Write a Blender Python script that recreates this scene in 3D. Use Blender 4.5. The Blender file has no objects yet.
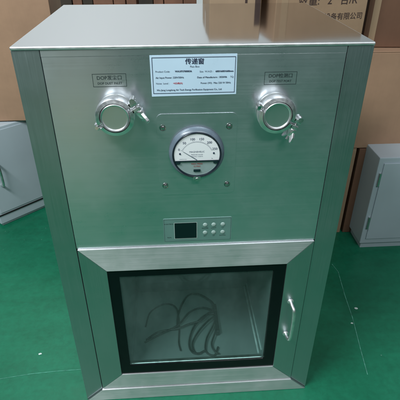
import bpy, bmesh, math, random
from mathutils import Vector, Matrix
random.seed(7)
sc = bpy.context.scene
COL = sc.collection
PI = math.pi

# ------------------------------------------------------------------ helpers
def link(name, bm, mats, parent=None, smooth=False):
    me = bpy.data.meshes.new(name)
    bm.normal_update()
    bm.to_mesh(me); bm.free()
    if not isinstance(mats, (list, tuple)): mats = [mats]
    for m in mats: me.materials.append(m)
    if smooth:
        for p in me.polygons: p.use_smooth = True
        try: me.set_sharp_from_angle(angle=math.radians(35))
        except Exception: pass
    o = bpy.data.objects.new(name, me); COL.objects.link(o)
    if smooth:
        wn = o.modifiers.new('weighted_normals', 'WEIGHTED_NORMAL'); wn.weight = 80; wn.keep_sharp = True
    if parent: o.parent = parent
    return o

def empty(name, label, cat, loc=(0, 0, 0), rz=0, group=None):
    o = bpy.data.objects.new(name, None); COL.objects.link(o)
    o.location = loc; o.rotation_euler = (0, 0, rz); o.empty_display_size = .05
    o['label'] = label; o['category'] = cat
    if group: o['group'] = group
    return o

def tag(o, label, cat, group=None):
    o['label'] = label; o['category'] = cat
    if group: o['group'] = group
    return o

def structure(o): o['kind'] = 'structure'; return o

def add(bm, other, mat=None, mi=None):
    """merge bmesh `other` into bm"""
    if mat is not None: bmesh.ops.transform(other, matrix=mat, verts=other.verts)
    if mi is not None:
        for f in other.faces: f.material_index = mi
    me = bpy.data.meshes.new('tmp'); other.to_mesh(me); other.free()
    bm.from_mesh(me); bpy.data.meshes.remove(me)
    return bm

def box(x0, x1, y0, y1, z0, z1, bev=0, seg=2, mi=0):
    bm = bmesh.new()
    bmesh.ops.create_cube(bm, size=1)
    bmesh.ops.scale(bm, vec=(x1 - x0, y1 - y0, z1 - z0), verts=bm.verts)
    bmesh.ops.translate(bm, vec=((x0 + x1) / 2, (y0 + y1) / 2, (z0 + z1) / 2), verts=bm.verts)
    if bev: bmesh.ops.bevel(bm, geom=list(bm.edges), offset=bev, segments=seg, profile=.5, affect='EDGES')
    for f in bm.faces: f.material_index = mi
    return bm

def prism(pts, y0, y1, bev=0, mi=0):
    """pts: list of (x,z) outline, extruded from y0 (front) to y1"""
    bm = bmesh.new()
    vs = [bm.verts.new((x, y0, z)) for x, z in pts]
    f = bm.faces.new(vs)
    r = bmesh.ops.extrude_face_region(bm, geom=[f])
    bmesh.ops.translate(bm, vec=(0, y1 - y0, 0), verts=[v for v in r['geom'] if isinstance(v, bmesh.types.BMVert)])
    bmesh.ops.recalc_face_normals(bm, faces=bm.faces)
    if bev: bmesh.ops.bevel(bm, geom=list(bm.edges), offset=bev, segments=2, profile=.5, affect='EDGES')
    for f in bm.faces: f.material_index = mi
    return bm

def rrect(x0, x1, z0, z1, r, n=6):
    pts = []
    for cx, cz, a0 in ((x1 - r, z1 - r, 0), (x0 + r, z1 - r, 90), (x0 + r, z0 + r, 180), (x1 - r, z0 + r, 270)):
        for i in range(n + 1):
            a = math.radians(a0 + 90 * i / n)
            pts.append((cx + r * math.cos(a), cz + r * math.sin(a)))
    return pts

def lathe(prof, n=48, close=False):
    """prof: list of (r, y); axis is Y (front = negative y)"""
    bm = bmesh.new(); rings = []
    for r, y in prof:
        if r < 1e-6: rings.append([bm.verts.new((0, y, 0))])
        else: rings.append([bm.verts.new((r * math.cos(2 * PI * i / n), y, r * math.sin(2 * PI * i / n))) for i in range(n)])
    pairs = list(zip(rings, rings[1:]))
    if close: pairs.append((rings[-1], rings[0]))
    for A, B in pairs:
        for i in range(n):
            j = (i + 1) % n
            q = [A[i % len(A)], A[j % len(A)], B[j % len(B)], B[i % len(B)]]
            u = []
            for v in q:
                if v not in u: u.append(v)
            if len(u) > 2: bm.faces.new(u)
    bmesh.ops.recalc_face_normals(bm, faces=bm.faces)
    return bm

def tube(pts, r, n=10, caps=True, closed=False):
    pts = [Vector(p) for p in pts]
    bm = bmesh.new(); rings = []; up = Vector((0, 0, 1)); N = len(pts)
    prev = None
    for i, p in enumerate(pts):
        a = pts[i - 1] if (i > 0 or closed) else p
        b = pts[(i + 1) % N] if (i < N - 1 or closed) else p
        t = (b - a).normalized()
        if prev is None:
            s = t.cross(up)
            if s.length < 1e-3: s = t.cross(Vector((1, 0, 0)))
        else: s = prev - t * prev.dot(t)
        s.normalize(); prev = s; u = s.cross(t)
        rr = r[i] if isinstance(r, (list, tuple)) else r
        rings.append([bm.verts.new(p + (s * math.cos(2 * PI * k / n) + u * math.sin(2 * PI * k / n)) * rr) for k in range(n)])
    m = N if closed else N - 1
    for i in range(m):
        A, B = rings[i], rings[(i + 1) % N]
        for k in range(n): bm.faces.new([A[k], A[(k + 1) % n], B[(k + 1) % n], B[k]])
    if caps and not closed:
        bm.faces.new(rings[0][::-1]); bm.faces.new(rings[-1])
    bmesh.ops.recalc_face_normals(bm, faces=bm.faces)
    return bm

def spline(ctrl, n=14):
    P = [Vector(c) for c in ctrl]; P = [2 * P[0] - P[1]] + P + [2 * P[-1] - P[-2]]
    out = []
    for i in range(1, len(P) - 2):
        for k in range(n):
            t = k / n; a, b, c, d = P[i - 1], P[i], P[i + 1], P[i + 2]
            out.append(.5 * ((2 * b) + (c - a) * t + (2 * a - 5 * b + 4 * c - d) * t * t + (3 * b - a - 3 * c + d) * t ** 3))
    out.append(P[-2]); return out

def text(s, size, x, z, y, align='CENTER', bold=0.0, sx=1.0, mi=0, rot=0):
    cu = bpy.data.curves.new('txt', 'FONT'); cu.body = s; cu.size = size
    cu.align_x = align; cu.align_y = 'CENTER'; cu.resolution_u = 3
    o = bpy.data.objects.new('txt', cu); COL.objects.link(o)
    dg = bpy.context.evaluated_depsgraph_get(); dg.update()
    me = bpy.data.meshes.new_from_object(o.evaluated_get(dg))
    bm = bmesh.new(); bm.from_mesh(me)
    bpy.data.objects.remove(o); bpy.data.curves.remove(cu)
    if bold:
        for q, (dx_, dz_) in enumerate(((1.2, 0), (-1.2, 0), (0, .8))):
            b2 = bmesh.new(); b2.from_mesh(me); add(bm, b2, Matrix.Translation((dx_ * bold, dz_ * bold, .00002 * (q + 1))))
    bpy.data.meshes.remove(me)
    M = Matrix.Translation((x, y, z)) @ Matrix.Rotation(rot, 4, 'Y') @ Matrix.Rotation(PI / 2, 4, 'X') @ Matrix.Diagonal((sx, 1, 1, 1))
    bmesh.ops.transform(bm, matrix=M, verts=bm.verts)
    for f in bm.faces: f.material_index = mi
    return bm

def quad(x0, x1, z0, z1, y, mi=0):
    bm = bmesh.new()
    bm.faces.new([bm.verts.new(v) for v in ((x0, y, z0), (x1, y, z0), (x1, y, z1), (x0, y, z1))])
    for f in bm.faces: f.material_index = mi
    return bm

def outline(x0, x1, z0, z1, y, w):
    bm = bmesh.new()
    add(bm, quad(x0, x1, z1 - w, z1, y)); add(bm, quad(x0, x1, z0, z0 + w, y))
    add(bm, quad(x0, x0 + w, z0 + w, z1 - w, y)); add(bm, quad(x1 - w, x1, z0 + w, z1 - w, y))
    return bm

# ------------------------------------------------------------------ materials
def mat(name):
    m = bpy.data.materials.new(name); m.use_nodes = True
    return m, m.node_tree, m.node_tree.nodes['Principled BSDF']

def noise(nt, scale=5, detail=4, vec_scale=None, coord='Object', rough=.5):
    tc = nt.nodes.new('ShaderNodeTexCoord'); n = nt.nodes.new('ShaderNodeTexNoise')
    n.inputs['Scale'].default_value = scale; n.inputs['Detail'].default_value = detail; n.inputs['Roughness'].default_value = rough
    if vec_scale:
        mp = nt.nodes.new('ShaderNodeMapping'); mp.inputs['Scale'].default_value = vec_scale
        nt.links.new(tc.outputs[coord], mp.inputs[0]); nt.links.new(mp.outputs[0], n.inputs['Vector'])
    else: nt.links.new(tc.outputs[coord], n.inputs['Vector'])
    return n.outputs['Fac']

def ramp(nt, fac, stops):
    r = nt.nodes.new('ShaderNodeValToRGB'); nt.links.new(fac, r.inputs[0])
    el = r.color_ramp.elements
    while len(el) > 1: el.remove(el[-1])
    el[0].position = stops[0][0]; el[0].color = (*stops[0][1], 1)
    for p, c in stops[1:]:
        e = el.new(p); e.color = (*c, 1)
    return r.outputs[0]

def maprange(nt, fac, a, b, lo=.3, hi=.7):
    m = nt.nodes.new('ShaderNodeMapRange'); nt.links.new(fac, m.inputs[0])
    m.inputs[1].default_value = lo; m.inputs[2].default_value = hi
    m.inputs[3].default_value = a; m.inputs[4].default_value = b
    return m.outputs[0]

def bump(nt, fac, strength, dist, normal=None):
    b = nt.nodes.new('ShaderNodeBump'); nt.links.new(fac, b.inputs['Height'])
    b.inputs['Strength'].default_value = strength; b.inputs['Distance'].default_value = dist
    if normal: nt.links.new(normal, b.inputs['Normal'])
    return b.outputs[0]

def steel(name, grain, rough=.28, aniso=.75, tint=(.66, .67, .66), var=.06, wave=.0015, brush=.00003):
    """brushed stainless steel; grain 'x','y','z' is the brushing direction"""
    m, nt, p = mat(name)
    p.inputs['Metallic'].default_value = 1
    vs = {'x': (5, 520, 520), 'z': (520, 520, 5), 'y': (520, 5, 520)}[grain]
    br = noise(nt, 1, 2, vs)
    sm = noise(nt, 4, 8, None, rough=.68)
    a = nt.nodes.new('ShaderNodeMath'); a.operation = 'MULTIPLY_ADD'
    nt.links.new(maprange(nt, br, -var, var), a.inputs[0]); a.inputs[1].default_value = 1
    nt.links.new(maprange(nt, sm, rough * .88, rough * 1.22), a.inputs[2])
    nt.links.new(a.outputs[0], p.inputs['Roughness'])
    k_ = min(.035, var); c0 = tuple(v * (1 - k_) for v in tint); c1 = tuple(min(1, v * (1 + k_)) for v in tint)
    nt.links.new(ramp(nt, br, [(.3, c0), (.7, c1)]), p.inputs['Base Color'])
    p.inputs['Anisotropic'].default_value = aniso
    t = nt.nodes.new('ShaderNodeCombineXYZ')
    d = {'x': (0, .35, 1), 'z': (1, 0, 0), 'y': (1, 0, 0)}[grain]
    for i in range(3): t.inputs[i].default_value = d[i]
    nt.links.new(t.outputs[0], p.inputs['Tangent'])
    b1 = bump(nt, noise(nt, 2.2, 1), 1.0, wave)
    b2 = bump(nt, br, 1.0, brush, b1) if brush > .00002 else b1
    nt.links.new(b2, p.inputs['Normal'])
    return m

def plain(name, col, rough=.5, metal=0, var=0, scale=20, bmp=0, spec=None, coat=0):
    m, nt, p = mat(name)
    p.inputs['Base Color'].default_value = (*col, 1); p.inputs['Roughness'].default_value = rough
    p.inputs['Metallic'].default_value = metal
    if coat: p.inputs['Coat Weight'].default_value = coat
    n = noise(nt, scale, 5)
    if var:
        nt.links.new(ramp(nt, n, [(.3, tuple(c * (1 - var) for c in col)), (.7, tuple(min(1, c * (1 + var)) for c in col))]), p.inputs['Base Color'])
    nt.links.new(maprange(nt, n, max(.02, rough - .06), min(1, rough + .06)), p.inputs['Roughness'])
    if bmp: nt.links.new(bump(nt, n, 1, bmp), p.inputs['Normal'])
    return m

def cardboard(name, col):
    m, nt, p = mat(name)
    flute = noise(nt, 1, 2, (260, 260, 6)); blot = noise(nt, 4, 6, None, rough=.65)
    mx = nt.nodes.new('ShaderNodeMix'); mx.data_type = 'RGBA'; mx.blend_type = 'MULTIPLY'; mx.inputs[0].default_value = 1
    nt.links.new(ramp(nt, blot, [(.25, tuple(c * .8 for c in col)), (.55, col), (.8, tuple(c * 1.12 for c in col))]), mx.inputs[6])
    nt.links.new(ramp(nt, flute, [(.3, (.965, .965, .965)), (.7, (1, 1, 1))]), mx.inputs[7])
    nt.links.new(mx.outputs[2], p.inputs['Base Color'])
    p.inputs['Roughness'].default_value = .8
    nt.links.new(bump(nt, blot, 1, .002), p.inputs['Normal'])
    return m

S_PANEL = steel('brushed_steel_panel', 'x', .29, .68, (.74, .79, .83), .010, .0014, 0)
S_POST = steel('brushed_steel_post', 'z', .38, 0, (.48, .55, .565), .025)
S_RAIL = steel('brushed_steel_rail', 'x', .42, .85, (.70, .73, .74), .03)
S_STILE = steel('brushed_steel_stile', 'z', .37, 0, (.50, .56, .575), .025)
S_TOP = steel('brushed_steel_top', 'x', .075, .0, (.56, .56, .565), .01, .0004, 0)
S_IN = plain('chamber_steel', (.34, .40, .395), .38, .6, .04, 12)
CHROME = plain('polished_steel', (.78, .79, .80), .10, 1, .05, 60)
CAPM = plain('cap_steel', (.92, .93, .94), .30, 1, .02, 8)
CLAMP = plain('cast_clamp_steel', (.92, .93, .94), .36, 1, .03, 120)
EDGEM = plain('edge_highlight_steel', (.80, .82, .83), .50, 1, .05, 60)  # paler than the top steel, paints in the bright line along the lip
SATIN = plain('satin_steel', (.72, .74, .74), .34, 1, .08, 60)
SCREW = plain('screw_steel', (.55, .56, .56), .25, 1, .08, 200)
BLACK = plain('black_glass_print', (.003, .005, .006), .12, 0, .1, 30)
BLACK.node_tree.nodes['Principled BSDF'].inputs['Specular IOR Level'].default_value = .3
GAPM = plain('dark_gap', (.01, .012, .012), .7)
PAPER = plain('label_paper', (.55, .72, .86), .32, 0, .03, 15)
INK = plain('printing_ink', (.02, .03, .07), .6)
REDINK = plain('red_ink', (.5, .03, .05), .6)
GREYINK = plain('etched_ink', (.015, .03, .03), .6)
PALEINK = plain('pale_print', (.55, .66, .62), .5)
DIAL = plain('dial_enamel', (.97, .98, 1.0), .35)
BEZEL = plain('bezel_plastic', (.010, .016, .028), .25, 0, .1, 40)
RINGP = plain('blue_grey_ring', (.12, .16, .20), .30, 0, .1, 40)
PALERED = plain('faded_red_ink', (.45, .12, .12), .6)
DINK = plain('dial_ink', (.13, .15, .22), .6)
GREYPL = plain('grey_gauge_body', (.32, .42, .41), .35, 0, .1, 30)
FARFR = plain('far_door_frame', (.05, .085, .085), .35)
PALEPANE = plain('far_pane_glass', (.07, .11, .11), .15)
SEAMM = plain('weld_highlight', (.78, .86, .85), .5, .6, .1, 50)  # pale colour paints in the bright streaks along the right cove
HANDM = plain('handle_steel', (.88, .90, .90), .42, 1, .04, 90)
LCD = plain('display_glass', (.004, .012, .014), .10)
FILM = plain('control_overlay', (.12, .24, .21), .38, 0, .06, 20)
BTN = plain('button_rubber', (.36, .48, .45), .4)
RUBBER = plain('cable_rubber', (.007, .009, .010), .5, 0, .2, 90)
CARD_A = cardboard('cardboard_tan', (.38, .25, .155))
CARD_B = cardboard('cardboard_orange', (.40, .245, .155))
CARD_C = cardboard('cardboard_brown', (.17, .085, .05))
CARD_D = cardboard('cardboard_pale', (.40, .28, .18))
CARD_E = cardboard('cardboard_beige', (.86, .78, .58))
TAPE = plain('packing_tape', (.40, .28, .18), .3)
BOXINK = plain('carton_ink', (.06, .035, .03), .8)
WOOD = plain('crate_wood', (.16, .075, .045), .7, 0, .35, 14, .002)
DWOOD = plain('dark_crate_wood', (.03, .022, .015), .8, 0, .3, 14)
PALEMET = plain('pale_painted_metal', (.47, .55, .60), .4, .0, .05, 5)
WALLM = plain('wall_paint', (.78, .79, .80), .8, 0, .03, 1)
DWALL = plain('dark_wall_paint', (.17, .185, .19), .8, 0, .3, 1.5)

def glass_mat(name, tint, rough=.02):
    m = bpy.data.materials.new(name); m.use_nodes = True; nt = m.node_tree; nt.nodes.clear()
    o = nt.nodes.new('ShaderNodeOutputMaterial'); mx = nt.nodes.new('ShaderNodeMixShader')
    tr = nt.nodes.new('ShaderNodeBsdfTransparent'); gl = nt.nodes.new('ShaderNodeBsdfGlossy'); lw = nt.nodes.new('ShaderNodeLayerWeight')
    tr.inputs[0].default_value = (*tint, 1); gl.inputs[0].default_value = (1, 1, 1, 1); gl.inputs['Roughness'].default_value = rough
    lw.inputs[0].default_value = .5
    pw = nt.nodes.new('ShaderNodeMath'); pw.operation = 'POWER'; pw.inputs[1].default_value = 5; nt.links.new(lw.outputs['Facing'], pw.inputs[0])
    ma = nt.nodes.new('ShaderNodeMath'); ma.operation = 'MULTIPLY_ADD'; ma.inputs[1].default_value = .95; ma.inputs[2].default_value = .05
    nt.links.new(pw.outputs[0], ma.inputs[0]); nt.links.new(ma.outputs[0], mx.inputs[0]); nt.links.new(tr.outputs[0], mx.inputs[1]); nt.links.new(gl.outputs[0], mx.inputs[2])
    nt.links.new(mx.outputs[0], o.inputs[0]); return m
GLASS = glass_mat('window_glass', (.70, .90, .87))
nt = GLASS.node_tree; out = nt.nodes['Material Output']; old = out.inputs[0].links[0].from_socket
df = nt.nodes.new('ShaderNodeBsdfDiffuse'); df.inputs[0].default_value = (.45, .66, .62, 1)  # greenish diffuse film: dust, plus painted-in haze of reflected light
m2 = nt.nodes.new('ShaderNodeMixShader'); nt.links.new(maprange(nt, noise(nt, 7, 7, (1, 1, .5), rough=.7), .02, .11), m2.inputs[0])
nt.links.new(old, m2.inputs[1]); nt.links.new(df.outputs[0], m2.inputs[2]); nt.links.new(m2.outputs[0], out.inputs[0])
CLEAR = glass_mat('gauge_lens_plastic', (.97, .98, .98), .05)

# floor paint
m, nt, p = mat('green_floor_paint'); FLOORM = m
def mul(a, b):
    x = nt.nodes.new('ShaderNodeMix'); x.data_type = 'RGBA'; x.blend_type = 'MULTIPLY'; x.inputs[0].default_value = 1
    nt.links.new(a, x.inputs[6]); nt.links.new(b, x.inputs[7]); return x.outputs[2]
def mixc(f, a, col):
    x = nt.nodes.new('ShaderNodeMix'); x.data_type = 'RGBA'
    nt.links.new(f, x.inputs[0]); nt.links.new(a, x.inputs[6]); x.inputs[7].default_value = (*col, 1); return x.outputs[2]
big = noise(nt, 2.2, 8, None, rough=.7); fine = noise(nt, 45, 6, None, rough=.7); roll = noise(nt, 1, 4, (2.5, 16, 1), rough=.6)
c = ramp(nt, big, [(.28, (.004, .128, .062)), (.48, (.006, .162, .083)), (.72, (.012, .205, .110))])
c = mul(c, ramp(nt, fine, [(.3, (.80, .80, .80)), (.6, (1, 1, 1))]))
c = mul(c, ramp(nt, roll, [(.35, (.88, .88, .88)), (.6, (1, 1, 1))]))
# hair scratches: thin contour lines of a stretched noise, broken up by another
sn = noise(nt, 1, 2, (1.2, 3.4, 1)); ab = nt.nodes.new('ShaderNodeMath'); ab.operation = 'SUBTRACT'; nt.links.new(sn, ab.inputs[0]); ab.inputs[1].default_value = .5
a2 = nt.nodes.new('ShaderNodeMath'); a2.operation = 'ABSOLUTE'; nt.links.new(ab.outputs[0], a2.inputs[0])
ln = maprange(nt, a2.outputs[0], .35, 0, .0, .0016); gate = maprange(nt, noise(nt, 6, 4), 0, 1, .5, .62)
g = nt.nodes.new('ShaderNodeMath'); g.operation = 'MULTIPLY'; nt.links.new(ln, g.inputs[0]); nt.links.new(gate, g.inputs[1])
# dust specks
tcn = nt.nodes.new('ShaderNodeTexCoord'); vo = nt.nodes.new('ShaderNodeTexVoronoi'); vo.inputs['Scale'].default_value = 26; nt.links.new(tcn.outputs['Object'], vo.inputs['Vector'])
sp_ = maprange(nt, vo.outputs['Distance'], .5, 0, .03, .075)
pk = nt.nodes.new('ShaderNodeSeparateColor'); nt.links.new(vo.outputs['Color'], pk.inputs[0]); pkm = maprange(nt, pk.outputs[0], 0, 1, .80, .84)
g2 = nt.nodes.new('ShaderNodeMath'); g2.operation = 'MULTIPLY'; nt.links.new(sp_, g2.inputs[0]); nt.links.new(pkm, g2.inputs[1])
c = mixc(g2.outputs[0], c, (.22, .42, .34))
nt.links.new(c, p.inputs['Base Color'])
nt.links.new(maprange(nt, big, .26, .50), p.inputs['Roughness']); p.inputs['Specular IOR Level'].default_value = .38
nt.links.new(bump(nt, fine, .7, .0007), p.inputs['Normal'])
SCUFF = plain('scuffed_paint', (.09, .33, .24), .6, 0, .5, 60)

# ------------------------------------------------------------------ the pass box
W2, H, D = .35, 1.0807, .509
SX = .2968                 # seam between post and panel
DZ0, DZ1 = .0545, .5985    # door
cab = empty('pass_box', 'large brushed stainless steel box with round gauge, clamped ports and glass door', 'pass box')

# casing : sides, back, inner rim
bm = bmesh.new()
add(bm, box(-W2, -W2 + .012, .0135, D, .002, H - .0074, .0010))
add(bm, box(W2 - .012, W2, .0135, D, .002, H - .0074, .0010))
add(bm, box(-W2 + .0125, W2 - .0125, D - .012, D - .001, .003, H - .0074, .0012))
add(bm, box(-W2 + .0125, W2 - .0125, .014, D - .0125, .004, .016))
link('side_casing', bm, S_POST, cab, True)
bm = box(-W2 - .0005, W2 + .0005, -.0025, D + .0005, H - .007, H, .0026, 4)
for f_ in bm.faces:
    f_.material_index = 0 if f_.calc_area() > .01 else 1  # narrow edge faces take the paler highlight steel
link('top_plate', bm, [S_TOP, EDGEM], cab, True)
# posts mitred with the base rail at the bottom
RB = .0515
def post(s):
    pts = [(s * W2, H - .0074), (s * W2, .001), (s * (SX + .0006), RB), (s * (SX + .0006), H - .0074)]
    if s > 0: pts = pts[::-1]
    return prism(pts, 0, .013, .0009)
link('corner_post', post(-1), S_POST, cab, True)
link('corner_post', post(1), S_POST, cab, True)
e = .0007
rail = prism([(-W2 + e, .0005), (W2 - e, .0005), (SX + .0002, RB), (-SX - .0002, RB)], -.0075, .013, .0022)
link('base_rail', rail, S_RAIL, cab, True)
# upper front panel with a folded top edge
bm = bmesh.new()
add(bm, box(-SX + .0006, SX - .0006, .0006, .0125, DZ1 + .0012, H - .0201, .0006))
add(bm, box(-SX + .0006, SX - .0006, .0002, .0125, H - .0199, H - .0074, .0003))
link('front_panel', bm, S_PANEL, cab, True)
# dark backing seen through the seams
for s in (-1, 1): link('seam_backing', box(s * SX - .004, s * SX + .004, .0128, .0136, .02, H - .02), GAPM, cab)

# door -------------------------------------------------------------
dx0, dx1 = -.2945, .2955
gx0, gx1, gz0, gz1 = -.2305, .2330, .1155, .5265
door = bmesh.new()
DY = -.004
def seg(pts, mi):
    b = prism(pts, DY, .012, .0011, mi); add(door, b)
k = .0002
seg([(dx0, DZ1), (gx0, gz1), (gx1, gz1), (dx1, DZ1)][::-1], 0)
seg([(dx0, DZ0), (dx1, DZ0), (gx1, gz0), (gx0, gz0)], 0)
seg([(dx0, DZ0 + k), (gx0 - k, gz0), (gx0 - k, gz1), (dx0, DZ1 - k)], 1)
seg([(dx1, DZ0 + k), (dx1, DZ1 - k), (gx1 + k, gz1), (gx1 + k, gz0)], 1)
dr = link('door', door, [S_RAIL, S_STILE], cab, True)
# black printed border of the pane
bx0, bx1, bz0, bz1 = -.2020, .2015, .1500, .5040
bm = bmesh.new()
add(bm, box(gx0, gx1, -.0005, .002, bz1, gz1)); add(bm, box(gx0, gx1, -.0005, .002, gz0, bz0))
add(bm, box(gx0, bx0, -.0005, .002, bz0 + .0001, bz1 - .0001)); add(bm, box(bx1, gx1, -.0005, .002, bz0 + .0001, bz1 - .0001))
link('pane_border', bm, BLACK, dr)
link('glass_pane', quad(bx0 - .001, bx1 + .001, bz0 - .001, bz1 + .001, .0025), GLASS, dr)
# bow handle
hx, hz0, hz1 = .2610, .263, .392
hp = spline([(hx - .004, -.003, hz1), (hx - .003, -.020, hz1 - .001), (hx, -.034, hz1 - .012), (hx + .001, -.037, (hz0 + hz1) / 2),
             (hx, -.034, hz0 + .012), (hx - .003, -.020, hz0 + .001), (hx - .004, -.003, hz0)], 10)
bm = tube(hp, .0048, 14)
for z in (hz0, hz1):
    add(bm, lathe([(.0, -.0045), (.0085, -.0045), (.009, -.0055), (.008, -.0075), (.0, -.0075)], 24), Matrix.Translation((hx - .004, 0, z)))
link('door_handle', bm, HANDM, dr, True)

# chamber -----------------------------------------------------------
cx0, cx1, cy0, cy1, cz0, cz1 = -.205, .203, .016, .345, .122, .56
RC = .016
def cove_section(n=6):
    p = [(cx0, cz1)]
    for i in range(n + 1):
        a = PI + PI / 2 * i / n; p.append((cx0 + RC + RC * math.cos(a), cz0 + RC + RC * math.sin(a)))
    for i in range(n + 1):
        a = 1.5 * PI + PI / 2 * i / n; p.append((cx1 - RC + RC * math.cos(a), cz0 + RC + RC * math.sin(a)))
    p.append((cx1, cz1)); return p
bm = bmesh.new(); cs = cove_section()
A = [bm.verts.new((x, cy0, z)) for x, z in cs]; B = [bm.verts.new((x, cy1, z)) for x, z in cs]
for i in range(len(cs) - 1): bm.faces.new([A[i], A[i + 1], B[i + 1], B[i]])
bm.faces.new([A[0], B[0], B[-1], A[-1]][::-1])
ch = link('inner_chamber', bm, S_IN, cab, True)
link('weld_seam', tube([(cx1 - .0085, cy0 + .02, cz0 + .0075), (cx1 - .0085, cy1 - .006, cz0 + .0075)], .0034, 8), SEAMM, ch, True)
link('weld_seam', tube([(cx1 - .0015, cy0 + .02, cz0 + .024), (cx1 - .0015, cy1 - .006, cz0 + .024)], .0022, 8), SEAMM, ch, True)
link('weld_seam', tube([(cx0 + .0070, cy0 + .02, cz0 + .0065), (cx0 + .0070, cy1 - .006, cz0 + .0065)], .0012, 8), S_IN, ch, True)
# far door of the chamber: steel frame, black bordered pane
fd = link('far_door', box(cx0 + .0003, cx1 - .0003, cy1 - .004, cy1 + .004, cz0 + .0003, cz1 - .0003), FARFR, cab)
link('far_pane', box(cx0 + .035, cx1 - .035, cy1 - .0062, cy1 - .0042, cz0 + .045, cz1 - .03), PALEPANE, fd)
link('front_sill', box(cx0, cx1, .016, .030, cz0 + .0005, cz0 + .016, .004, 3), SATIN, ch, True)

# pressure gauge ----------------------------------------------------
gcx, gcz = -.001, .8530
gg = link('pressure_gauge', lathe([(.0, -.001), (.054, -.001), (.0565, -.003), (.0565, -.008), (.0545, -.0135), (.0505, -.0150), (.0495, -.0125), (.0, -.0115)], 72), GREYPL, cab, True)
gg.location = (gcx, 0, gcz)
ringm = lathe([(.0530, -.0085), (.0530, -.0150), (.0518, -.0168), (.0505, -.0160), (.0497, -.0130), (.0520, -.0085)], 72, True)
link('bezel_ring', ringm, BEZEL, gg, True)
link('outer_ring', lathe([(.0605, -.0015), (.0600, -.0075), (.0578, -.0120), (.0536, -.0148), (.0531, -.0080), (.0531, -.0015)], 72, True), RINGP, gg, True)
# dial: circle segment above the chord
R1, chz = .0492, -.0130
pts = []
a0 = math.asin(chz / R1)
for i in range(41):
    a = a0 + (PI - 2 * a0) * i / 40
    pts.append((R1 * math.cos(a), R1 * math.sin(a)))
dial = prism(pts, -.0140, -.0118)
dl = link('dial_face', dial, DIAL, gg)
bm = bmesh.new(); yy = -.0144
sc0, sc1 = math.radians(155), math.radians(25)
for i in range(26):
    a = sc0 + (sc1 - sc0) * i / 25; L = .0040 if i % 5 == 0 else .0022
    r0 = .0345
    t = quad(-.00025, .00025, 0, L, 0)
    add(bm, t, Matrix.Translation((r0 * math.cos(a), yy, r0 * math.sin(a) - .004)) @ Matrix.Rotation(PI / 2 - a, 4, 'Y'))
for i, s in enumerate(('0', '50', '100', '150', '200', '250')):
    a = sc0 + (sc1 - sc0) * i / 5
    add(bm, text(s, .0074, .0425 * math.cos(a), .0425 * math.sin(a) - .0045, yy, bold=.0001))
# scale arc
for i in range(40):
    a = sc0 + (sc1 - sc0) * (i + .5) / 40
    add(bm, quad(-.00115, .00115, -.00018, .00018, 0), Matrix.Translation((.0345 * math.cos(a), yy - .0001, .0345 * math.sin(a) - .004)) @ Matrix.Rotation(PI / 2 - a, 4, 'Y'))
add(bm, text('MAGNEHELIC', .0054, 0, .0075, yy))
add(bm, text('PRESSURE GAUGE', .0032, 0, .0008, yy)); add(bm, text('PASCALS  0-250 Pa', .0032, 0, -.0036, yy))
add(bm, text('MADE IN U.S.A.', .0024, -.030, -.0095, yy)); add(bm, text('Pa', .0032, .033, -.0092, yy))
link('dial_print', bm, DINK, gg)
for x in (-.0365, .0365):
    o = link('dial_screw', lathe([(0, -.0155), (.0018, -.0152), (.0021, -.0140), (0, -.0138)], 16), INK, gg, True); o.location = (x, 0, .0035)
bm = prism([(-.0005, .000), (.0005, .000), (.0002, .037), (-.0002, .037)], -.0158, -.0153)
bmesh.ops.transform(bm, matrix=Matrix.Translation((0, 0, -.0110)) @ Matrix.Rotation(math.radians(-55.4), 4, 'Y'), verts=bm.verts)
link('pointer', bm, DINK, gg)
bm = box(-.0485, .0485, -.0160, -.0125, chz - .0022, chz - .0001, .0005)
add(bm, box(-.046, -.036, -.0160, -.0123, chz - .0075, chz - .0025, .001)); add(bm, box(.036, .046, -.0160, -.0123, chz - .0075, chz - .0025, .001))
add(bm, box(-.0075, .0075, -.0150, -.0120, -.0405, -.0355, .0006))
link('dial_bar', bm, BEZEL, gg, True)
bm = text('MAX. PRESS', .0048, 0, -.0222, -.0128, bold=.0001); add(bm, text('15 PSIG', .0048, 0, -.0282, -.0128, bold=.0001))
link('pressure_limit_print', bm, PALERED, gg)
bm = prism(rrect(-.0085, .0085, -.0645, -.0515, .003), -.0165, -.002, .0008)
add(bm, lathe([(0, -.0185), (.0035, -.018), (.004, -.0160), (0, -.0155)], 20), Matrix.Translation((0, 0, -.0585)))
link('zero_adjuster', bm, SATIN, gg, True)
link('gauge_lens', lathe([(0, -.0192), (.020, -.0190), (.040, -.0180), (.0500, -.0162)], 64), CLEAR, gg, True)

# gauge mounting plate with four screws
gp = link('gauge_plate', prism(rrect(-.0848, .0855, .7465, .9420, .012, 8), -.0005, .0004, .0002), S_PANEL, cab, True)
def screw_bm():
    b = lathe([(0, -.0046), (.0042, -.0044), (.0058, -.0034), (.0062, -.0014), (0, -.0012)], 24)
    add(b, lathe([(.0066, -.0012), (.0090, -.0016), (.0093, -.0012), (.0066, -.0011)], 24, True))
    add(b, box(-.0035, .0035, -.0050, -.0044, -.0006, .0006)); add(b, box(-.0006, .0006, -.0051, -.0045, -.0035, .0035))
    return b
for x, z in ((-.0722, .912), (.0686, .912), (-.0722, .7715), (.0686, .7705)):
    s = link('screw', screw_bm(), SCREW, gp, True); s.location = (x, 0, z); s.scale = (.78, .8, .78)

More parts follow.
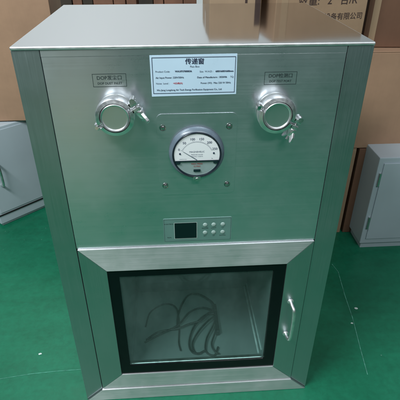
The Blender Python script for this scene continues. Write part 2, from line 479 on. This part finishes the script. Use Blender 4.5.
# control panel -----------------------------------------------------
cp = link('control_panel', prism(rrect(-.0820, .0840, .6110, .6790, .003, 4), -.0006, .0010), FILM, cab)
bm = box(-.0547, -.0018, -.0016, .0, .6210, .6662, .0006)
link('display', bm, LCD, cp, True)
bm = outline(-.0560, -.0005, .6198, .6674, -.0011, .0008); link('display_frame', bm, PALEINK, cp)
for z in (.6585, .6355):
    for x in (.0190, .0398, .0620):
        b = link('button', lathe([(0, -.0022), (.0040, -.0021), (.0052, -.0013), (.0055, -.0006), (0, -.0004)], 24), BTN, cp, True)
        b.location = (x, 0, z)
bm = bmesh.new()
for (x, z, s) in ((.0190, .6485, 'POWER'), (.0398, .6485, 'LIGHT'), (.0620, .6485, 'UV'), (.0190, .6255, 'SET'), (.0398, .6255, 'UP'), (.0620, .6255, 'DOWN'), (-.0685, .6640, 'CONTROL'), (-.0685, .6240, 'RUN')):
    add(bm, text(s, .0046, x, z, -.0009))
add(bm, outline(-.0800, .0820, .6128, .6772, -.0009, .0004))
link('control_print', bm, GREYINK, cp)

# information label ---------------------------------------------------
il = link('information_label', prism([(-.0908, .9795), (.0800, .9815), (.0790, 1.0618), (-.0912, 1.0608)], -.0004, .0008), PAPER, cab)
bm = bmesh.new(); y = -.0009
add(bm, outline(-.0875, .0765, .9855, 1.0570, y, .0010))
add(bm, text('传递窗', .0125, -.004, 1.0478, y, bold=.00025)); add(bm, text('Pass Box', .0052, -.004, 1.0385, y))
L, R_ = -.0815, .0055
f = .0048
for s, x, z, b in (('Product Code:', L, 1.0295, 0), ('WAXP37000036', L + .0385, 1.0295, .00016),
                ('Size  W.H.D :', R_, 1.0285, 0), ('600X600X600mm', R_ + .0315, 1.0285, .00016),
                ('Air Input Power: 220V/50Hz', L, 1.0175, .00006), ('Date of Manufacture : 2020/06', R_ - .005, 1.0170, .00008), ('TQ', .0665, 1.0170, 0),
                ('Noise  Level :', L, 1.0060, 0), ('Power (W):  Max 220 W 50Hz', R_ + .002, 1.0055, .00005),
                ('Wu Jiang Longdong Air Tech Energy Purification Equipment Co., Ltd', L + .001, .9925, .00006)):
    add(bm, text(s, f, x, z, y, 'LEFT', bold=b, sx=1.0 if 'Wu' not in s else .98))
link('label_print', bm, INK, il)
link('red_label_print', text('<62dB(A)', f, L + .034, 1.0060, y, 'LEFT', bold=.0001), REDINK, il)

# small etched port tags
def port_tag(x0, x1, z0, z1, s1, s2):
    bm = outline(x0, x1, z0, z1, .0003, .0009); xc = (x0 + x1) / 2; zc = (z0 + z1) / 2
    add(bm, text(s1, .0098, xc, zc + .0045, .0003, bold=.0001)); add(bm, text(s2, .0062, xc, zc - .0062, .0003, bold=.0001))
    link('port_tag', bm, GREYINK, cab)
port_tag(-.2050, -.1390, 1.0010, 1.0270, 'DOP发尘口', 'DOP DUST INLET')
port_tag(.1360, .2020, .9990, 1.0250, 'DOP检测口', 'DOP TEST PORT')

# test ports with hinged wing nut clamps ------------------------------
def test_port(x, z, ang):
    t = lathe([(.0400, .0004), (.0395, -.0010), (.0285, -.0014), (.0265, -.0030), (.0262, -.0160), (.0300, -.0190), (.0335, -.0205), (.0335, -.0228), (.0, -.0228)], 56)
    prt = link('test_port', t, SATIN, cab, True); prt.location = (x, 0, z); prt.rotation_euler = (0, -math.radians(ang), 0); prt.scale = (.95, 1, .95)
    cap = lathe([(.0335, -.0232), (.0335, -.0290), (.0318, -.0330), (.0308, -.0352), (.0292, -.0366), (.0274, -.0360), (.0264, -.0338), (.0258, -.0330), (.0, -.0326)], 64)
    link('port_cap', cap, CAPM, prt, True)
    # clamp: two half rings of trapezoid section, hinge at local -x, ears at local +x
    prof = [(.0322, -.0110), (.0395, -.0130), (.0415, -.0165), (.0415, -.0300), (.0398, -.0340), (.0322, -.0362), (.0345, -.0310), (.0348, -.0170)]
    for a0, a1 in ((6, 172), (188, 354)):
        bm = bmesh.new(); n = 30; rings = []
        for i in range(n + 1):
            a = math.radians(a0 + (a1 - a0) * i / n)
            rings.append([bm.verts.new((r * math.cos(a), yy_, r * math.sin(a))) for r, yy_ in prof])
        for A, B in zip(rings, rings[1:]):
            for k_ in range(len(prof)): bm.faces.new([A[k_], A[(k_ + 1) % len(prof)], B[(k_ + 1) % len(prof)], B[k_]])
        bm.faces.new(rings[0]); bm.faces.new(rings[-1][::-1])
        bmesh.ops.recalc_face_normals(bm, faces=bm.faces)
        s = 1 if a0 < 90 else -1
        z0_, z1_ = (.0030, .0120) if s > 0 else (-.0120, -.0030)
        for yv in (-.0325, -.0205):       # forked ear
            add(bm, box(.0375, .0570, yv, yv + .0055, z0_, z1_, .0015))
        add(bm, box(.0370, .0425, -.0325, -.0155, z0_, z1_, .0012))
        z0_, z1_ = (.0008, .0075) if s > 0 else (-.0075, -.0008)
        add(bm, box(-.0480, -.0370, -.0310, -.0170, z0_, z1_, .0018))
        link('clamp_half', bm, CLAMP, prt, True)
    bm = tube([(-.0450, -.0345, 0), (-.0450, -.0135, 0)], .0038, 16)
    link('hinge_pin', bm, CHROME, prt, True)
    yb = -.0240; xe = .0505
    bm = tube([(xe, yb, .0190), (xe, yb, -.0400)], .0036, 14)
    add(bm, tube([(xe, yb - .0120, .0130), (xe, yb + .0100, .0130)], .0058, 16))
    link('swing_bolt', bm, SATIN, prt, True)
    bm = tube([(xe, yb, -.0125), (xe, yb, -.0160), (xe, yb, -.0270), (xe, yb, -.0310)], [.0090, .0102, .0080, .0055], 20)
    for s in (-1, 1):
        wing = prism([(.002, -.0130), (.0085, -.0180), (.0150, -.0290), (.0165, -.0385), (.0140, -.0425), (.0105, -.0400), (.0060, -.0330), (.0020, -.0300)], -.0036, .0036, .0016)
        add(bm, wing, Matrix.Translation((xe, yb, 0)) @ Matrix.Rotation(math.radians(-62 if s > 0 else 118), 4, 'Z'))
    link('wing_nut', bm, CLAMP, prt, True)
test_port(-.1650, .9485, 28)
test_port(.1620, .9450, -26)

# ------------------------------------------------------------------ cables in the chamber
zf = cz0 + .005
o = link('cable', tube(spline([(-.165, .17, zf), (-.15, .235, zf), (-.10, .268, zf + .003), (-.060, .245, zf + .004), (-.052, .17, zf), (-.055, .10, zf), (-.05, .065, zf)], 16), .0025, 10), RUBBER, None, True)
tag(o, 'single thin black cable making the leftmost loop behind the glass door', 'cable')
bun = bmesh.new()
loops = [[(-.165, .105, 0), (-.11, .135, .003), (-.055, .165, .007), (-.015, .215, .010), (.03, .235, .01), (.075, .215, .012)],
         [(-.060, .150, 0), (-.052, .22, .004), (-.02, .295, .008), (.02, .305, .008), (.06, .27, .010), (.078, .235, .012)],
         [(.075, .205, .012), (.035, .195, .012), (-.005, .15, .006), (-.022, .09, .002), (-.012, .055, .0), (.015, .05, 0)],
         [(.075, .195, .012), (.045, .17, .012), (.01, .13, .008), (-.012, .085, .003), (.000, .05, 0), (.03, .06, .002)],
         [(.075, .185, .012), (.06, .15, .01), (.035, .10, .006), (.03, .055, .002), (.055, .04, 0), (.07, .07, .002)],
         [(.076, .215, .018), (.05, .20, .018), (.02, .175, .012), (-.02, .165, .008), (-.06, .150, .006), (-.12, .145, .0), (-.16, .115, 0)],
         [(.075, .175, .02), (.068, .13, .012), (.05, .08, .006), (.06, .05, .002), (.072, .045, 0)]]
for lp in loops: add(bun, tube(spline([(x, y_, zf + z_) for x, y_, z_ in lp], 14), .0030, 10))
ob = link('cable_bundle', bun, RUBBER, None, True)
tag(ob, 'thick bundle of black cables with a plug, right of the single cable behind glass', 'cable')
link('plug', box(.068, .080, .12, .245, zf - .004, zf + .018, .003, 3), RUBBER, ob, True)

# ------------------------------------------------------------------ floor, walls
def sheet(name, x0, x1, y0, y1, z, m):
    bm = bmesh.new(); bm.faces.new([bm.verts.new(v) for v in ((x0, y0, z), (x1, y0, z), (x1, y1, z), (x0, y1, z))])
    return structure(link(name, bm, m))
sheet('floor', -8, 8, -6, 6, 0, FLOORM)
structure(link('back_wall', box(-8, 8, 4.0, 4.15, -.01, 3.6), WALLM))
structure(link('front_wall', box(-8, 8, -3.75, -3.6, -.01, 3.0), DWALL))
# worn lines on the paint
bm = bmesh.new()
def streak(pts, w):
    for (xa, ya), (xb, yb) in zip(pts, pts[1:]):
        d = Vector((xb - xa, yb - ya, 0)).normalized(); n = Vector((-d.y, d.x, 0)) * w / 2
        a, b = Vector((xa, ya, .0008)), Vector((xb, yb, .0008))
        bm.faces.new([bm.verts.new(v) for v in (a - n, b - n, b + n, a + n)])
STREAKS = [([(-.70, .085), (-.553, .105), (-.47, .110), (-.385, .112)], .0016),
           ([(.632, .592), (.642, .54), (.622, .40), (.61, .28), (.585, .13), (.57, .03)], .0024)]
for pts, w in STREAKS: streak(pts, w)
structure(link('floor_scratches', bm, SCUFF))
def chip(x, y, s, label):
    bm = bmesh.new(); bmesh.ops.create_icosphere(bm, subdivisions=2, radius=s)
    for v in bm.verts:
        v.co *= random.uniform(.75, 1.15); v.co.z *= .35; v.co.x *= 1.4
    o = link('paint_chip', bm, plain('chip_white', (.6, .72, .68), .6), None, True); o.location = (x, y, s * .3); tag(o, label, 'debris')
chip(-.541, .185, .0045, 'small white flake lying alone on the floor left of the pass box')
chip(.641, .325, .0050, 'white flake on the floor right of the pass box, the farther of two')
chip(.598, .252, .0035, 'tiny white flake on the floor right of the pass box, the nearer of two')

# ------------------------------------------------------------------ cartons and things behind
def carton(name, loc, size, rz, m, label, tape=True, group=None, cat='carton'):
    w, d, h = size
    root = empty(name, label, cat, loc, rz, group)
    link('carton_body', box(-w / 2, w / 2, 0, d, 0, h - .004, .004), m, root, True)
    fl = bmesh.new()
    add(fl, box(-w / 2 + .001, w / 2 - .001, .001, d / 2 - .0012, h - .0035, h, .001)); add(fl, box(-w / 2 + .001, w / 2 - .001, d / 2 + .0012, d - .001, h - .0035, h, .001))
    link('lid_flap', fl, m, root)
    link('seam_tape', box(-w / 2 + .02, -w / 2 + .045, -.0008, -.0002, .01, h - .012), TAPE, root) if tape and h < .6 else None
    if tape:
        t = box(-w / 2 - .0008, w / 2 + .0008, d / 2 - .024, d / 2 + .024, h + .0002, h + .0008)
        add(t, box(-w / 2 - .0012, -w / 2 - .0002, d / 2 - .024, d / 2 + .024, h - .08, h)); add(t, box(w / 2 + .0002, w / 2 + .0012, d / 2 - .024, d / 2 + .024, h - .08, h))
        link('tape_strip', t, TAPE, root)
    return root
# printed carton, top of right hand stack
rz = math.radians(8)
pc = carton('carton', (.497, .800, .862), (.352, .36, .390), rz, CARD_A, 'tan cardboard carton with black Chinese printing, topmost of the stack behind the right side')
link('carton_print', text('数量:   2   台/R', .036, .020, .183, -.0008, bold=.0003), BOXINK, pc)
link('carton_print', text('净化设备有限公司', .0255, .062, .128, -.0008, bold=.0002), BOXINK, pc)
carton('carton', (.655, .822, .452), (.72, .40, .408), 0, CARD_B, 'orange brown carton in the right stack, directly under the printed carton')
carton('carton', (.535, .822, 0), (.42, .40, .450), 0, CARD_A, 'tan cardboard carton on the floor at the bottom of the right stack')
carton('carton', (.905, .875, .862), (.40, .36, .36), math.radians(-4), CARD_C, 'dark brown carton at the far right, standing right of the printed carton')
# dark board beside the bottom carton
b = link('wooden_board', box(.757, .812, .822, .86, 0, .448, .003), CARD_C, None, True)
tag(b, 'upright reddish brown board on the floor beside the bottom carton at right', 'board')
# carton to the centre
cc = carton('carton', (.186, .815, .60), (.186, .34, .652), 0, CARD_D, 'tall plain tan carton directly behind the middle of the steel pass box')
link('printed_mark', box(.034, .042, -.0012, -.0002, .38, .47), BOXINK, cc)
link('printed_mark', box(.070, .090, -.0012, -.0002, .36, .60), BOXINK, cc)
carton('carton', (.178, .815, 0), (.22, .36, .598), 0, CARD_C, 'brown carton on the floor supporting the tall plain tan carton', False)
# slatted wooden crate, lower, behind the left half
cr = empty('wooden_crate', 'dark brown slatted wooden crate seen just over the top edge behind the left half', 'crate', (-.19, .86, 0))
bm = bmesh.new(); x = -.245
i = 0
while x < .235:
    w = random.uniform(.03, .075)
    add(bm, box(x, min(x + w, .24), 0, .02, .02, 1.055 + random.uniform(-.004, .004), .002, mi=(1 if i in (0, 2, 6) else 0)))
    x += w + random.uniform(.002, .008); i += 1
link('crate_slats', bm, [WOOD, DWOOD], cr)
bm = bmesh.new()
for z in (.0, .5, .98): link('crate_rail', box(-.245, .24, .0205, .045, z, z + .07, .002), WOOD, cr)
link('crate_core', box(-.24, .235, .046, .40, 0, 1.02, .003), DWOOD, cr)
# left carton standing on pale metal box
c = carton('carton', (-.885, 1.10, .505), (.70, .45, .615), math.radians(0), CARD_B, 'orange tan cardboard carton resting on the pale grey metal box at upper left')
pm = empty('metal_box', 'pale grey metal box standing on the floor behind the left side of the pass box', 'metal box', (-.915, .975, 0), math.radians(43))
link('box_body', box(0, .62, 0, .62, .012, .50, .006), PALEMET, pm, True)
link('plinth', box(.01, .61, .01, .61, 0, .0125), PALEMET, pm)
link('box_seam', box(-.002, .62, -.003, -.0005, .058, .066, .0008), GAPM, pm)
for z in (.14, .38): link('hinge', tube([(.605, -.004, z), (.605, -.004, z + .05)], .005, 12), SATIN, pm, True)
link('door_leaf', box(.012, .597, -.0035, -.0002, .075, .485, .0015), PALEMET, pm, True)
link('pull_handle', tube(spline([(.05, -.004, .22), (.05, -.03, .23), (.05, -.034, .28), (.05, -.03, .33), (.05, -.004, .34)], 8), .0055, 12), SATIN, pm, True)
# pale metal cabinet at right edge
pr = empty('metal_cabinet', 'pale blue grey metal cabinet standing on the floor at the right edge', 'metal cabinet', (.787, .69, 0), 0)
link('cabinet_body', box(0, .55, 0, .45, .03, .47, .006), PALEMET, pr, True)
link('plinth', box(.012, .54, .012, .44, 0, .0305), PALEMET, pr)
link('cabinet_door', box(.022, .53, -.006, -.0003, .06, .445, .002), PALEMET, pr, True)
for z in (.12, .34): link('hinge', tube([(.016, -.005, z), (.016, -.005, z + .06)], .0055, 12), SATIN, pr, True)
# beige carton in front of the pass box, behind the photographer's left: reflected in the steel
bc = carton('carton', (-.66, -1.70, 0), (.46, .40, .34), math.radians(180), CARD_E, 'pale carton on the open floor in front, mirrored in the steel panel')

# ------------------------------------------------------------------ light
w = bpy.data.worlds.new('World'); sc.world = w; w.use_nodes = True; nt = w.node_tree
bg = nt.nodes['Background']
tc = nt.nodes.new('ShaderNodeTexCoord'); sp = nt.nodes.new('ShaderNodeSeparateXYZ'); nt.links.new(tc.outputs['Generated'], sp.inputs[0])
r = ramp(nt, sp.outputs[2], [(.0, (.35, .38, .40)), (.35, (.52, .56, .60)), (1.0, (.62, .68, .74))])
nt.links.new(r, bg.inputs[0]); bg.inputs[1].default_value = .5

def area(name, loc, sx, sy, power, target, col=(.93, .98, 1.0)):
    l = bpy.data.lights.new(name, 'AREA'); l.shape = 'RECTANGLE'; l.size = sx; l.size_y = sy; l.energy = power; l.color = col
    o = bpy.data.objects.new(name, l); COL.objects.link(o); o.location = loc
    o.rotation_euler = (Vector(target) - Vector(loc)).to_track_quat('-Z', 'Y').to_euler()
    return o
area('overhead_light', (-1.4, -1.0, 2.9), 1.3, .35, 84, (-.2, .2, .3))
area('overhead_light', (.7, -2.2, 3.1), 1.3, .35, 34, (.2, 0, .3))
area('overhead_light', (-.9, 1.9, 3.1), 1.8, .4, 55, (-.6, 3.6, 1.4))  # added fill aimed at the back wall, lightens what the top plate mirrors

# ------------------------------------------------------------------ camera
cam = bpy.data.cameras.new('camera'); co = bpy.data.objects.new('camera', cam); COL.objects.link(co)
cam.sensor_width = 36; cam.lens = 36 * 439.99 / 400; cam.clip_start = .05; cam.clip_end = 100
co.location = (-.0505, -.8687, 1.2736); co.rotation_mode = 'XYZ'; co.rotation_euler = (1.0121, -.0009, -.0651)
sc.camera = co
sc.view_settings.view_transform = 'Standard'; sc.view_settings.look = 'None'
sc.view_settings.exposure = 0; sc.view_settings.gamma = 1
